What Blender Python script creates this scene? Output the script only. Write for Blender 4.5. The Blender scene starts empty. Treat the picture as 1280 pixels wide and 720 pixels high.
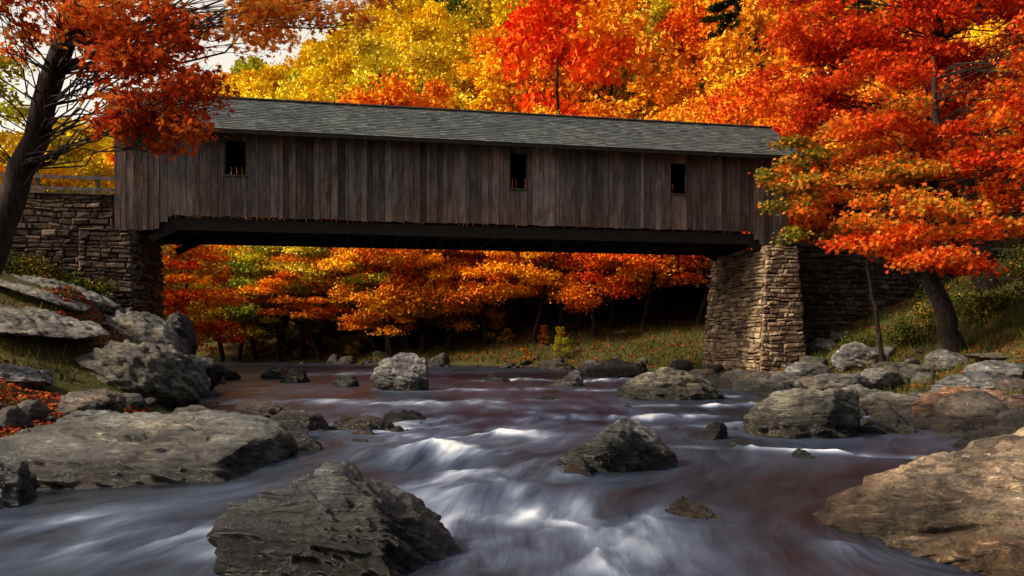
import bpy, math, random
import numpy as np
from mathutils import Vector
R = np.random.RandomState(7)
random.seed(7)
scene = bpy.context.scene
COL = scene.collection

# ------------------------------------------------------------------ noise
def _h(ix, iy, iz, seed):
    ix = ix.astype(np.int64); iy = iy.astype(np.int64); iz = iz.astype(np.int64)
    h = (ix*374761393 + iy*668265263 + iz*1440662683 + seed*974634777) & 0xffffffff
    h = ((h ^ (h >> 13))*1274126177) & 0xffffffff
    h = ((h ^ (h >> 15))*2246822519) & 0xffffffff
    h = h ^ (h >> 16)
    return (h & 0xffff)/65535.0
def vnoise(p, seed=0):
    f = np.floor(p); t = p-f; t = t*t*(3-2*t)
    x, y, z = f[:,0], f[:,1], f[:,2]
    r = 0
    for dx in (0,1):
        wx = t[:,0] if dx else 1-t[:,0]
        for dy in (0,1):
            wy = t[:,1] if dy else 1-t[:,1]
            for dz in (0,1):
                wz = t[:,2] if dz else 1-t[:,2]
                r = r + wx*wy*wz*_h(x+dx, y+dy, z+dz, seed)
    return r
def fbm(p, octv=4, seed=0):
    a, s, r = 1.0, 0.0, 0.0
    for o in range(octv):
        r = r + a*vnoise(p*(2.03**o)+o*17.3, seed+o); s += a; a *= .5
    return r/s
def fbm2(x, y, octv=4, seed=0):
    sh = x.shape
    p = np.stack([x.ravel(), y.ravel(), np.zeros(x.size)+.37], 1)
    return fbm(p, octv, seed).reshape(sh)
def sstep(t):
    t = np.clip(t, 0, 1); return t*t*(3-2*t)

# ------------------------------------------------------------------ mesh builder
class MB:
    def __init__(s): s.v=[]; s.f=[]; s.r=[]; s.m=[]; s.n=0; s.sm=[]
    def add(s, verts, faces, rnd=0.5, mat=0, smooth=False):
        verts = np.asarray(verts, float).reshape(-1,3)
        faces = np.asarray(faces, np.int64)
        s.f.append(faces + s.n); s.v.append(verts)
        s.r.append(np.broadcast_to(np.asarray(rnd, float), (len(verts),)).copy())
        s.m.append(np.full(len(faces), mat)); s.sm.append(np.full(len(faces), smooth)); s.n += len(verts)
    def mesh(s, name, mats):
        me = bpy.data.meshes.new(name)
        V = np.concatenate(s.v)
        me.vertices.add(len(V)); me.vertices.foreach_set("co", V.ravel().astype(np.float32))
        loops = np.concatenate([f.ravel() for f in s.f])
        tot = np.concatenate([np.full(f.shape[0], f.shape[1]) for f in s.f])
        start = np.concatenate([[0], np.cumsum(tot)[:-1]])
        me.loops.add(len(loops)); me.loops.foreach_set("vertex_index", loops.astype(np.int32))
        me.polygons.add(len(tot)); me.polygons.foreach_set("loop_start", start.astype(np.int32))
        me.polygons.foreach_set("loop_total", tot.astype(np.int32))
        me.polygons.foreach_set("material_index", np.concatenate(s.m).astype(np.int32))
        me.polygons.foreach_set("use_smooth", np.concatenate(s.sm).astype(bool))
        me.update(calc_edges=True)
        a = me.attributes.new("rnd", 'FLOAT', 'POINT'); a.data.foreach_set("value", np.concatenate(s.r).astype(np.float32))
        for m in mats: me.materials.append(m)
        me.validate()
        return me
    def obj(s, name, mats, parent=None, loc=None, color=None):
        o = bpy.data.objects.new(name, s.mesh(name, mats)); COL.objects.link(o)
        if parent: o.parent = parent
        if loc: o.location = loc
        if color: o.color=(*color,1)
        return o
BF = [[0,1,2,3],[7,6,5,4],[0,4,5,1],[1,5,6,2],[2,6,7,3],[3,7,4,0]]
def box(mb, x0,x1,y0,y1,z0,z1, rnd=.5, mat=0):
    mb.add([[x0,y0,z0],[x0,y1,z0],[x1,y1,z0],[x1,y0,z0],[x0,y0,z1],[x0,y1,z1],[x1,y1,z1],[x1,y0,z1]], BF, rnd, mat)
def beam(mb, a, b, w, h, rnd=.5, mat=0):
    a=np.array(a,float); b=np.array(b,float); d=b-a; d/=np.linalg.norm(d)
    up=np.array([0,0,1.]) if abs(d[2])<.95 else np.array([0,1.,0])
    sx=np.cross(d,up); sx/=np.linalg.norm(sx); u=np.cross(sx,d)
    vs=[]
    for p in (a,b):
        for i,j in ((-1,-1),(-1,1),(1,1),(1,-1)): vs.append(p+sx*i*w/2+u*j*h/2)
    mb.add(vs, BF, rnd, mat)
def tube(mb, pts, rad, sides=7, mat=1, rnd=.5):
    pts=np.array(pts,float); n=len(pts); vs=[]
    tang=np.gradient(pts,axis=0)
    ang=np.linspace(0,2*np.pi,sides,endpoint=False)
    for i in range(n):
        t=tang[i]/(np.linalg.norm(tang[i])+1e-9)
        ref=np.array([1.,0,0]) if abs(t[0])<.8 else np.array([0,1.,0])
        a=np.cross(t,ref); a/=np.linalg.norm(a); b=np.cross(t,a)
        vs.append(pts[i]+rad[i]*(np.outer(np.cos(ang),a)+np.outer(np.sin(ang),b)))
    f=[]
    for i in range(n-1):
        for k in range(sides):
            k2=(k+1)%sides; f.append([i*sides+k,i*sides+k2,(i+1)*sides+k2,(i+1)*sides+k])
    mb.add(np.concatenate(vs), f, rnd, mat, True)
KITE=np.array([[0,-.5,0],[.34,.02,-.08],[0,.5,0],[-.34,.02,-.08]])
MAPLE=np.array([[0,.6,-.05],[.14,.2,0],[.5,.26,-.14],[.26,-.05,-.03],[.3,-.36,-.08],[0,-.28,.03],[-.3,-.36,-.08],[-.26,-.05,-.03],[-.5,.26,-.14],[-.14,.2,0]])
def leaves(mb, C, size, rnd, tmpl=KITE, tilt=1.0, mat=0, rs=R):
    N=len(C)
    nrm=rs.normal(size=(N,3))*tilt; nrm[:,2]+=1.0
    nrm/=np.linalg.norm(nrm,axis=1)[:,None]+1e-9
    a=rs.normal(size=(N,3)); a-=nrm*np.sum(a*nrm,1)[:,None]; a/=np.linalg.norm(a,axis=1)[:,None]+1e-9
    b=np.cross(nrm,a)
    sz=np.broadcast_to(size,(N,))*rs.uniform(.65,1.25,N)
    K=len(tmpl)
    V=C[:,None,:]+sz[:,None,None]*(tmpl[None,:,0,None]*a[:,None,:]+tmpl[None,:,1,None]*b[:,None,:]+tmpl[None,:,2,None]*nrm[:,None,:])
    F=np.arange(N*K).reshape(N,K)
    mb.add(V.reshape(-1,3),F,np.repeat(rnd,K),mat)

# ------------------------------------------------------------------ materials
def newmat(name):
    m=bpy.data.materials.new(name); m.use_nodes=True; nt=m.node_tree; nt.nodes.clear()
    out=nt.nodes.new("ShaderNodeOutputMaterial"); return m,nt,out
def N(nt,t,**k):
    n=nt.nodes.new(t)
    for a,b in k.items(): setattr(n,a,b)
    return n
def L(nt,a,b): nt.links.new(a,b)
def ramp(nt, fac, stops):
    r=N(nt,"ShaderNodeValToRGB"); el=r.color_ramp.elements
    while len(el)<len(stops): el.new(.5)
    for e,(p,c) in zip(el,stops): e.position=p; e.color=(c[0],c[1],c[2],1)
    L(nt,fac,r.inputs[0]); return r.outputs[0]
def g3(v): return (v,v,v)
def mixc(nt, fac, a, b, mode='MIX'):
    m=N(nt,"ShaderNodeMix",data_type='RGBA',blend_type=mode)
    for s,v in ((m.inputs[0],fac),(m.inputs[6],a),(m.inputs[7],b)):
        if isinstance(v,(int,float)): s.default_value=v
        elif isinstance(v,tuple): s.default_value=(v[0],v[1],v[2],1)
        else: L(nt,v,s)
    return m.outputs[2]
def mth(nt,op,a,b=0.5,c=None,clamp=False):
    m=N(nt,"ShaderNodeMath",operation=op,use_clamp=clamp)
    for i,v in enumerate((a,b,c)):
        if v is None: continue
        if isinstance(v,(int,float)): m.inputs[i].default_value=v
        else: L(nt,v,m.inputs[i])
    return m.outputs[0]
def noise(nt, vec, scale, detail=4, rough=.55, dist=0):
    n=N(nt,"ShaderNodeTexNoise"); n.inputs['Scale'].default_value=scale; n.inputs['Detail'].default_value=detail
    n.inputs['Roughness'].default_value=rough; n.inputs['Distortion'].default_value=dist
    if vec is not None: L(nt,vec,n.inputs['Vector'])
    return n.outputs[0]
def mapping(nt, vec, scale, rot=(0,0,0)):
    m=N(nt,"ShaderNodeMapping"); m.inputs['Scale'].default_value=scale; m.inputs['Rotation'].default_value=rot
    L(nt,vec,m.inputs['Vector']); return m.outputs[0]
def attr(nt,name): return N(nt,"ShaderNodeAttribute",attribute_name=name)
def bump(nt,h,strength,dist):
    b=N(nt,"ShaderNodeBump"); b.inputs['Strength'].default_value=strength; b.inputs['Distance'].default_value=dist
    L(nt,h,b.inputs['Height']); return b.outputs[0]
def princ(nt,out,col,rough=.8,normal=None,spec=.5):
    p=N(nt,"ShaderNodeBsdfPrincipled")
    if isinstance(col,tuple): p.inputs['Base Color'].default_value=(*col,1)
    else: L(nt,col,p.inputs['Base Color'])
    if isinstance(rough,(int,float)): p.inputs['Roughness'].default_value=rough
    else: L(nt,rough,p.inputs['Roughness'])
    p.inputs['Specular IOR Level'].default_value=spec
    if normal is not None: L(nt,normal,p.inputs['Normal'])
    if out is not None: L(nt,p.outputs[0],out.inputs[0])
    return p

def leaf_mat(name, stops=None, trans=.3):
    m,nt,out=newmat(name)
    rnd=attr(nt,"rnd").outputs['Fac']
    if stops is None:
        oi=N(nt,"ShaderNodeObjectInfo")
        hsv=N(nt,"ShaderNodeHueSaturation"); L(nt,oi.outputs['Color'],hsv.inputs['Color'])
        L(nt,mth(nt,'MULTIPLY_ADD',rnd,.045,.492),hsv.inputs['Hue'])
        L(nt,mth(nt,'MULTIPLY_ADD',rnd,.55,.72),hsv.inputs['Value'])
        hsv.inputs['Saturation'].default_value=1.0
        c=hsv.outputs[0]
    else: c=ramp(nt,rnd,stops)
    d=N(nt,"ShaderNodeBsdfDiffuse"); L(nt,c,d.inputs[0])
    if trans<=0: L(nt,d.outputs[0],out.inputs[0]); return m
    t=N(nt,"ShaderNodeBsdfTranslucent"); mx=N(nt,"ShaderNodeMixShader")
    L(nt,c,t.inputs[0]); mx.inputs[0].default_value=trans
    L(nt,d.outputs[0],mx.inputs[1]); L(nt,t.outputs[0],mx.inputs[2]); L(nt,mx.outputs[0],out.inputs[0])
    return m
M_forest=leaf_mat("forest_leaves",None,0.0)
M_leftleaf=leaf_mat("rust_leaves",[(0,(.38,.045,.01)),(.3,(.66,.10,.015)),(.6,(.80,.23,.025)),(1,(.88,.44,.07))],.35)
M_orange=leaf_mat("orange_maple_leaves",[(0,(.16,.17,.025)),(.12,(.42,.29,.03)),(.3,(.76,.29,.03)),(.55,(.84,.16,.015)),(.8,(.76,.07,.012)),(1,(.52,.03,.01))])
M_red=leaf_mat("red_maple_leaves",[(0,(.82,.24,.03)),(.3,(.82,.12,.015)),(.6,(.72,.055,.012)),(1,(.36,.02,.01))],.25)
M_shrub=leaf_mat("shrub_leaves",[(0,(.03,.05,.012)),(.5,(.09,.1,.02)),(.85,(.3,.2,.03)),(1,(.5,.14,.02))],0)
M_litter=leaf_mat("leaf_litter",[(0,(.1,.035,.02)),(.4,(.32,.055,.02)),(.75,(.5,.08,.02)),(1,(.55,.2,.04))],0)
M_grass=leaf_mat("grass_blades",[(0,(.03,.045,.012)),(.5,(.085,.10,.022)),(.8,(.17,.14,.03)),(1,(.25,.13,.035))],0)
M_pine=leaf_mat("pine_needles",[(0,(.015,.03,.01)),(.6,(.04,.07,.018)),(1,(.1,.12,.02))],0)

def bark_mat():
    m,nt,out=newmat("bark"); g=N(nt,"ShaderNodeTexCoord").outputs['Object']
    n=noise(nt,mapping(nt,g,(9,9,2)),1.5,5,.65)
    c=ramp(nt,n,[(.25,(.008,.006,.005)),(.5,(.03,.022,.018)),(.75,(.085,.065,.052))])
    princ(nt,out,c,.9,bump(nt,n,.9,.04),.2); return m
M_bark=bark_mat()

def rock_mat():
    m,nt,out=newmat("river_rock")
    geo=N(nt,"ShaderNodeNewGeometry"); pos=geo.outputs['Position']
    oi=N(nt,"ShaderNodeObjectInfo")
    tc0=N(nt,"ShaderNodeTexCoord").outputs['Object']
    va=N(nt,"ShaderNodeVectorMath",operation='ADD'); L(nt,tc0,va.inputs[0])
    cx=N(nt,"ShaderNodeCombineXYZ"); L(nt,mth(nt,'MULTIPLY',oi.outputs['Random'],40.0),cx.inputs[0]); L(nt,cx.outputs[0],va.inputs[1])
    tc=va.outputs[0]
    n1=noise(nt,tc,.9,6,.6,.6); n2=noise(nt,tc,6,7,.74); n3=noise(nt,mapping(nt,tc,(.7,2.4,7.0),(.5,.35,.3)),1.5,6,.66,1.2)
    n4=noise(nt,tc,45,2,.7); n5=noise(nt,tc,.55,3,.6,.8)
    c=mixc(nt,mth(nt,'MULTIPLY_ADD',n5,5,-2.5,True),oi.outputs['Color'],mixc(nt,1.,oi.outputs['Color'],(1.2,.98,.78),'MULTIPLY'))
    tone=ramp(nt,n1,[(.3,(.17,.18,.20)),(.45,(.45,.46,.47)),(.56,(.85,.85,.84)),(.72,(1.5,1.48,1.43))])
    c=mixc(nt,1.0,c,tone,'MULTIPLY')
    strat=ramp(nt,n3,[(.36,(.10,.10,.11)),(.43,(.7,.7,.7)),(.55,(1.05,1.03,1.0)),(.61,(1.2,1.18,1.15)),(.66,(3.2,3.1,2.95))])
    c=mixc(nt,.8,c,strat,'MULTIPLY')
    sp=ramp(nt,n2,[(.36,(.22,.22,.24)),(.5,(.95,.95,.95)),(.59,(1.25,1.25,1.2)),(.68,(2.7,2.7,2.55))])
    c=mixc(nt,.85,c,sp,'MULTIPLY')
    gr=ramp(nt,n4,[(.35,(.55,.55,.55)),(.65,(1.45,1.45,1.45))])
    c=mixc(nt,.6,c,gr,'MULTIPLY')
    sepn=N(nt,"ShaderNodeSeparateXYZ"); L(nt,geo.outputs['Normal'],sepn.inputs[0])
    ml=mth(nt,'MULTIPLY',mth(nt,'MULTIPLY_ADD',noise(nt,tc,2.2,5,.72),6,-3.1,True),mth(nt,'MULTIPLY_ADD',sepn.outputs[2],1.4,-.3,True))
    c=mixc(nt,mth(nt,'MULTIPLY',ml,.5),c,(.10,.105,.04))
    sep=N(nt,"ShaderNodeSeparateXYZ"); L(nt,pos,sep.inputs[0])
    w=mth(nt,'MULTIPLY_ADD',sep.outputs[1],.0145,-.1)
    hgt=mth(nt,'SUBTRACT',sep.outputs[2],w)
    hgt=mth(nt,'ADD',hgt,mth(nt,'MULTIPLY_ADD',n2,-.45,.2))
    wet=mth(nt,'MULTIPLY_ADD',hgt,-3.4,1.95,True)
    c=mixc(nt,mth(nt,'MULTIPLY',wet,.85),c,mixc(nt,1.0,c,(.14,.13,.12),'MULTIPLY'))
    rough=mth(nt,'MULTIPLY_ADD',wet,-.38,.66)
    hh=mth(nt,'ADD',mth(nt,'MULTIPLY',n3,1.2),mth(nt,'ADD',mth(nt,'MULTIPLY',n2,.75),mth(nt,'MULTIPLY',n4,.15)))
    princ(nt,out,c,rough,bump(nt,hh,1.0,.12),.45); return m
M_rock=rock_mat()

def wallstone_mat():
    m,nt,out=newmat("stacked_stone"); tc=N(nt,"ShaderNodeTexCoord").outputs['Object']
    rnd=attr(nt,"rnd").outputs['Fac']; oi=N(nt,"ShaderNodeObjectInfo")
    c=ramp(nt,rnd,[(0,(.09,.072,.056)),(.35,(.19,.15,.11)),(.65,(.28,.23,.17)),(1,(.40,.34,.26))])
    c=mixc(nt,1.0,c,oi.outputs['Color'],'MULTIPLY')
    n=noise(nt,tc,3.5,6,.7)
    c=mixc(nt,.9,c,ramp(nt,n,[(.3,(.3,.28,.27)),(.55,(1,1,1)),(.75,(1.5,1.42,1.3))]),'MULTIPLY')
    n0=noise(nt,tc,.6,4,.6)
    c=mixc(nt,.8,c,ramp(nt,n0,[(.35,(.4,.39,.37)),(.62,(1.15,1.12,1.08))]),'MULTIPLY')
    princ(nt,out,c,.9,bump(nt,n,.9,.07),.2); return m
M_wall=wallstone_mat()
def simple(name,col,rough=.9,ns=3,lo=.6,hi=1.3):
    m,nt,out=newmat(name); tc=N(nt,"ShaderNodeTexCoord").outputs['Object']
    n=noise(nt,tc,ns,5,.65)
    c=mixc(nt,1.0,col,ramp(nt,n,[(.3,(lo,lo,lo)),(.7,(hi,hi,hi))]),'MULTIPLY')
    princ(nt,out,c,rough,bump(nt,n,.4,.03),.2); return m
M_mortar=simple("wall_core",(.02,.017,.014))
M_road=simple("road_gravel",(.16,.13,.1))
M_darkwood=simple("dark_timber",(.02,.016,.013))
def wood_mat():
    m,nt,out=newmat("weathered_siding"); tc=N(nt,"ShaderNodeTexCoord").outputs['Object']
    rnd=attr(nt,"rnd").outputs['Fac']
    cmb=N(nt,"ShaderNodeVectorMath",operation='ADD'); L(nt,tc,cmb.inputs[0])
    cx=N(nt,"ShaderNodeCombineXYZ"); L(nt,mth(nt,'MULTIPLY',rnd,37.0),cx.inputs[2]); L(nt,cx.outputs[0],cmb.inputs[1])
    grain=noise(nt,mapping(nt,cmb.outputs[0],(30,30,1.0)),1,5,.7)
    blot=noise(nt,mapping(nt,cmb.outputs[0],(2.6,2.6,.8)),1,5,.7)
    c=ramp(nt,rnd,[(0,(.055,.045,.040)),(.4,(.098,.082,.073)),(.75,(.142,.12,.107)),(1,(.21,.18,.163))])
    c=mixc(nt,.9,c,ramp(nt,grain,[(.3,(.3,.29,.28)),(.5,(1,1,1)),(.72,(1.8,1.75,1.7))]),'MULTIPLY')
    c=mixc(nt,1.,c,ramp(nt,blot,[(.3,(.28,.24,.22)),(.5,(1,.97,.95)),(.7,(1.6,1.55,1.52))]),'MULTIPLY')
    big=noise(nt,mapping(nt,tc,(.35,.35,.5)),1,3,.5)
    c=mixc(nt,mth(nt,'MULTIPLY_ADD',big,3.0,-1.3,True),c,mixc(nt,1.,c,(1.4,1.0,.76),'MULTIPLY'))
    princ(nt,out,c,.85,bump(nt,grain,.5,.012),.25); return m
M_wood=wood_mat()
def shingle_mat():
    m,nt,out=newmat("slate_shingles"); tc=N(nt,"ShaderNodeTexCoord").outputs['Object']
    rnd=attr(nt,"rnd").outputs['Fac']
    c=ramp(nt,rnd,[(0,(.055,.063,.07)),(.5,(.098,.11,.115)),(1,(.17,.185,.185))])
    n=noise(nt,tc,5,5,.7); n0=noise(nt,tc,.5,4,.6)
    c=mixc(nt,.8,c,ramp(nt,n,[(.3,(.6,.6,.6)),(.7,(1.35,1.35,1.3))]),'MULTIPLY')
    c=mixc(nt,.8,c,ramp(nt,n0,[(.35,(.7,.72,.75)),(.65,(1.2,1.2,1.1))]),'MULTIPLY')
    princ(nt,out,c,.75,bump(nt,n,.4,.01),.3); return m
M_shingle=shingle_mat()
def ground_mat():
    m,nt,out=newmat("forest_floor"); g=N(nt,"ShaderNodeTexCoord").outputs['Object']
    a=noise(nt,g,.22,4,.6); b=noise(nt,g,3.5,5,.7); d=noise(nt,g,22,3,.7)
    c=ramp(nt,a,[(.3,(.035,.04,.014)),(.45,(.07,.08,.022)),(.58,(.10,.085,.028)),(.7,(.15,.08,.028))])
    c=mixc(nt,mth(nt,'MULTIPLY_ADD',b,4,-2.1,True),c,(.17,.07,.025))
    c=mixc(nt,.9,c,ramp(nt,d,[(.35,(.3,.3,.3)),(.65,(1.5,1.5,1.5))]),'MULTIPLY')
    princ(nt,out,c,.95,bump(nt,mth(nt,'ADD',b,mth(nt,'MULTIPLY',d,.4)),1,.12),.1); return m
M_ground=ground_mat()

# ------------------------------------------------------------------ terrain
POLY=np.array([(-9,-60),(-9,6),(-8,10),(-7.6,14),(-8.3,20),(-10.8,27),(-12.6,32),(-15,38),(-22,45),(-60,58),(-160,75),
 (-160,105),(-60,82),(-30,68),(-11,56),(2,47.5),(9.5,41.5),(9.3,36),(9.6,30),(9.2,24),(9,20),(9.5,15),(8.8,8),(8.5,-60)],float)
def river_sd(x,y):
    d=np.full(x.shape,1e9); inside=np.zeros(x.shape,bool)
    n=len(POLY)
    for i in range(n):
        ax,ay=POLY[i]; bx,by=POLY[(i+1)%n]
        ex,ey=bx-ax,by-ay
        t=np.clip(((x-ax)*ex+(y-ay)*ey)/(ex*ex+ey*ey),0,1)
        d=np.minimum(d,np.hypot(x-ax-t*ex,y-ay-t*ey))
        c=((ay>y)!=(by>y)); 
        with np.errstate(divide='ignore',invalid='ignore'):
            xi=ax+(y-ay)*ex/(ey if ey!=0 else 1e-9)
        inside^=(c&(x<xi))
    return np.where(inside,-d,d)
def wl(y): return np.clip(.0145*(y-7),0,.62)
HX=[-400,-160,-115,-75,-50,-25,0,60,120,400]; HZ=[20,20,20,28,41,58,78,100,105,100]
def H(x,y):
    x=np.asarray(x,float); y=np.asarray(y,float)
    sd=river_sd(x,y)+ (fbm2(x*.35,y*.35,3,5)-.5)*1.2
    d=np.maximum(sd,0)
    yc=np.interp(-x,[0,12,22,60,160],[42,45,54,70,90])
    left=(x<-2)&(y<yc)
    k=np.interp(y,[8,14,19,24,34,45],[.3,.25,.35,1.05,.95,.4])
    fl=k*np.minimum(d,3.2)+.22*np.clip(d-3.2,0,30)
    fr=.10*np.minimum(d,5)+.5*np.clip(d-5,0,16)+.25*np.clip(d-21,0,60)
    ff=.35*np.clip(d,0,18)+.12*np.clip(d-18,0,40)
    ff=ff*(1-.45*sstep((-x-5)/20))
    wf=sstep((y-33)/9)
    f=np.where(left,fl,fr*(1-wf)+ff*wf)
    ht=np.interp(x*(180/np.maximum(y,120)),HX,HZ)
    hill=sstep((y-52)/135)*ht
    bed=-np.minimum(.5,np.maximum(-sd,0)*.5)-.05
    n=(fbm2(x*.5,y*.5,4,9)-.5)*np.clip(d*.3,0,.7)+(fbm2(x*.05,y*.05,3,21)-.5)*np.clip((y-70)*.12,0,10)
    return wl(y)+np.where(sd>0,f+n-.02,bed)+hill*np.clip((d)/12,0,1)
def axis(segs):
    out=[]
    for a,b,s in segs: out+=list(np.arange(a,b,s))
    out.append(segs[-1][1]); return np.array(out)
xs=axis([(-420,-140,14),(-140,-40,3),(-40,-18,.8),(-18,20,.3),(20,45,.8),(45,140,3),(140,420,14)])
ys=axis([(-60,4,4),(4,40,.3),(40,70,.6),(70,200,3),(200,480,14)])
def gridmesh(name,xs,ys,Z,mat,attrs={}):
    X,Y=np.meshgrid(xs,ys); nx,ny=len(xs),len(ys)
    V=np.stack([X.ravel(),Y.ravel(),Z.ravel()],1)
    i=np.arange((ny-1)*nx).reshape(ny-1,nx)[:,:-1].ravel()
    F=np.stack([i,i+1,i+nx+1,i+nx],1)
    mb=MB(); mb.add(V,F,.5,0,True); o=mb.obj(name,[mat])
    for k,v in attrs.items():
        if v.ndim==2 and v.shape[1]==3:
            a=o.data.attributes.new(k,'FLOAT_VECTOR','POINT'); a.data.foreach_set("vector",v.astype(np.float32).ravel())
        else:
            a=o.data.attributes.new(k,'FLOAT','POINT'); a.data.foreach_set("value",v.astype(np.float32).ravel())
    return o
X,Y=np.meshgrid(xs,ys)
gridmesh("ground",xs,ys,H(X,Y),M_ground)

# ------------------------------------------------------------------ rocks
import bmesh
ICO={}
def ico(sub):
    if sub not in ICO:
        bm=bmesh.new(); bmesh.ops.create_icosphere(bm,subdivisions=sub,radius=1)
        bm.verts.ensure_lookup_table()
        ICO[sub]=(np.array([v.co[:] for v in bm.verts]),np.array([[v.index for v in f.verts] for f in bm.faces])); bm.free()
    return ICO[sub]
def rock_verts(sx,sy,sz,seed,sub=5,nplanes=16,rough=1.0,tilt=(0,0),rotz=0.,lo=.55,extra=None):
    rs=np.random.RandomState(seed); V,F=ico(sub)
    n=rs.normal(size=(nplanes,3)); n/=np.linalg.norm(n,axis=1)[:,None]
    d=rs.uniform(lo,.95,nplanes)
    if extra is not None:
        e=np.array([q[:3] for q in extra],float); e/=np.linalg.norm(e,axis=1)[:,None]
        n=np.concatenate([n,e]); d=np.concatenate([d,[q[3] for q in extra]])
    off=rs.uniform(0,50,3)
    W=V+(np.stack([fbm(V*1.7+off+k*9,3,seed+20+k) for k in range(3)],1)-.5)*.35
    W/=np.linalg.norm(W,axis=1)[:,None]
    dots=np.maximum(W@n.T,1e-3); r=d[None,:]/dots
    p=34.0; rr=(np.sum(np.minimum(r,30.)**-p,1)+1.05**-p)**(-1/p)
    P=V*rr[:,None]
    ext=np.abs(P).max(0); P=P/ext*np.array([sx,sy,sz])
    s=(sx*sy*sz)**(1/3)
    q=P/s
    a=fbm(q*1.5+off,6,seed)-.5
    cr,sr=math.cos(.6),math.sin(.6)
    st=np.stack([q[:,0]*1.2,q[:,1]*cr*1.5-q[:,2]*sr*1.5,(q[:,1]*sr+q[:,2]*cr)*4.5+q[:,0]*1.5],1)
    b=np.abs(fbm(st+off,4,seed+9)-.5)*2
    lay=(q[:,1]*sr+q[:,2]*cr)*3.2+q[:,0]*1.1+fbm(q*1.2+off,3,seed+5)*2.2
    fr=lay-np.floor(lay); ter=sstep(fr/.18)-fr
    c=fbm(q*9+off,4,seed+3)-.5
    disp=(a*.26-(1-np.clip(b*5,0,1))*.09+ter*.075+c*.10)*s*rough
    P=P+V*disp[:,None]
    tx,ty=tilt
    Rx=np.array([[1,0,0],[0,math.cos(tx),-math.sin(tx)],[0,math.sin(tx),math.cos(tx)]])
    Ry=np.array([[math.cos(ty),0,math.sin(ty)],[0,1,0],[-math.sin(ty),0,math.cos(ty)]])
    Rz=np.array([[math.cos(rotz),-math.sin(rotz),0],[math.sin(rotz),math.cos(rotz),0],[0,0,1]])
    return P@(Rz@Ry@Rx).T,F
ROCKS=[]
GREY=(.25,.258,.265); DARK=(.10,.103,.11); TAN=(.43,.32,.22); RED=(.46,.26,.17); OLIVE=(.21,.205,.17); BRN=(.17,.135,.11)
def boulder(x,y,sx,sy,top,col,seed,sub=5,base=None,tilt=(0,0),rotz=0,name="boulder",lo=.55,npl=14,rough=1.0,extra=None):
    b=(float(H(np.array([x]),np.array([y]))[0]) if base is None else base)-.25
    top=max(top,b+.3)
    sz=(top-b)/2
    V,F=rock_verts(sx,sy,sz,seed,sub,npl,rough,tilt,rotz,lo,extra)
    mb=MB(); mb.add(V,F,.5,0,True)
    o=mb.obj(name,[M_rock],loc=(x,y,b+sz)); o.color=(*col,1)
    ROCKS.append((x,y,(sx+sy)/2)); return o
B=boulder
B(-5.75,12.3,2.2,2.2,1.04,(.27,.28,.27),11,7,base=-.35,tilt=(.12,.02),rotz=.12,name="flat_boulder",lo=.8,npl=12,rough=.7,extra=[(0,-.05,1,.42),(.1,-1,.3,.75),(1,-.2,.25,.78),(-.6,-.8,.1,.85)])
B(-1.5,7.35,1.15,.85,.9,(.15,.16,.175),25,7,base=-.35,tilt=(.1,.18),rotz=.3,npl=10,extra=[(-.5,-.5,.8,.55),(.7,-.4,.6,.6)])
B(5.1,7.9,2.2,1.5,.98,TAN,33,7,base=-.35,tilt=(0,-.1),rotz=-.2,npl=11,extra=[(-.7,-.3,.7,.55),(.1,-.6,.8,.5)])
B(1.55,12.4,.98,.7,.86,(.19,.195,.2),41,6,tilt=(0,.1))
B(1.15,11.7,.5,.35,.3,BRN,42,5)
B(2.1,9.0,.62,.26,.32,BRN,43,6,tilt=(0,.25),rotz=-.5)
B(-3.8,29.3,1.25,1.0,1.62,(.36,.36,.36),44,6)
B(4.9,25.5,1.9,1.1,1.28,OLIVE,45,6,rotz=.1)
B(5.95,16.2,1.25,.85,1.1,(.28,.26,.21),46,6,tilt=(0,-.25))
B(10.3,18.2,1.5,.9,1.0,RED,47,6)
B(7.9,16.6,.85,.6,.62,(.24,.235,.22),48,6)
B(8.6,14.6,.6,.5,.4,DARK,148,5)
B(3.95,15.7,.4,.3,.5,DARK,49,5)
B(4.9,13.4,.3,.25,.25,DARK,149,5)
B(-9.0,33.5,.65,.5,1.1,DARK,50,5)
B(-4.8,15.8,1.0,.6,.52,DARK,51,6); B(-3.3,17.5,1.0,.5,.45,BRN,52,6); B(-2.4,19.2,.8,.4,.42,DARK,53,5)
B(-5.6,18.5,1.2,.7,.8,BRN,54,6); B(-3.9,14.4,.7,.5,.4,DARK,55,6); B(-2.7,15.3,.5,.3,.28,DARK,155,5)
B(-4.6,17.0,.8,.5,.6,(.2,.16,.13),156,5); B(-3.0,16.4,.5,.3,.35,BRN,157,5); B(-6.6,17,.9,.6,.7,OLIVE,158,5)
B(-6.55,9.7,.72,.65,.68,GREY,56,6)
B(-9.9,21.3,1.65,1.3,2.1,(.25,.235,.19),57,6,base=.4,tilt=(0,.2))
B(-12.7,21.2,2.1,1.6,2.85,(.28,.265,.24),58,6,tilt=(.1,.25))
B(-14.3,25.2,1.9,1.6,3.9,(.24,.24,.235),59,6,tilt=(0,.35))
B(-12.0,25.6,1.8,1.4,3.05,(.25,.24,.22),60,6,base=1.2,tilt=(0,.35))
B(-12.7,30.2,.95,1.1,3.2,DARK,61,6,base=.3)
B(-11.2,27.9,1.1,1.0,1.7,DARK,161,6,base=.2)
B(-11.6,18.3,1.1,.8,1.5,GREY,62,6); B(-9.3,17.6,.9,.8,1.0,(.25,.22,.19),63,6); B(-8.3,15.8,.7,.6,.75,GREY,162,6)
B(-13.6,23.2,1.5,1.1,3.2,(.25,.24,.22),163,6,tilt=(0,.3)); B(-10.9,23.6,1.2,1.0,2.0,BRN,164,6,tilt=(0,.3))
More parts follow.
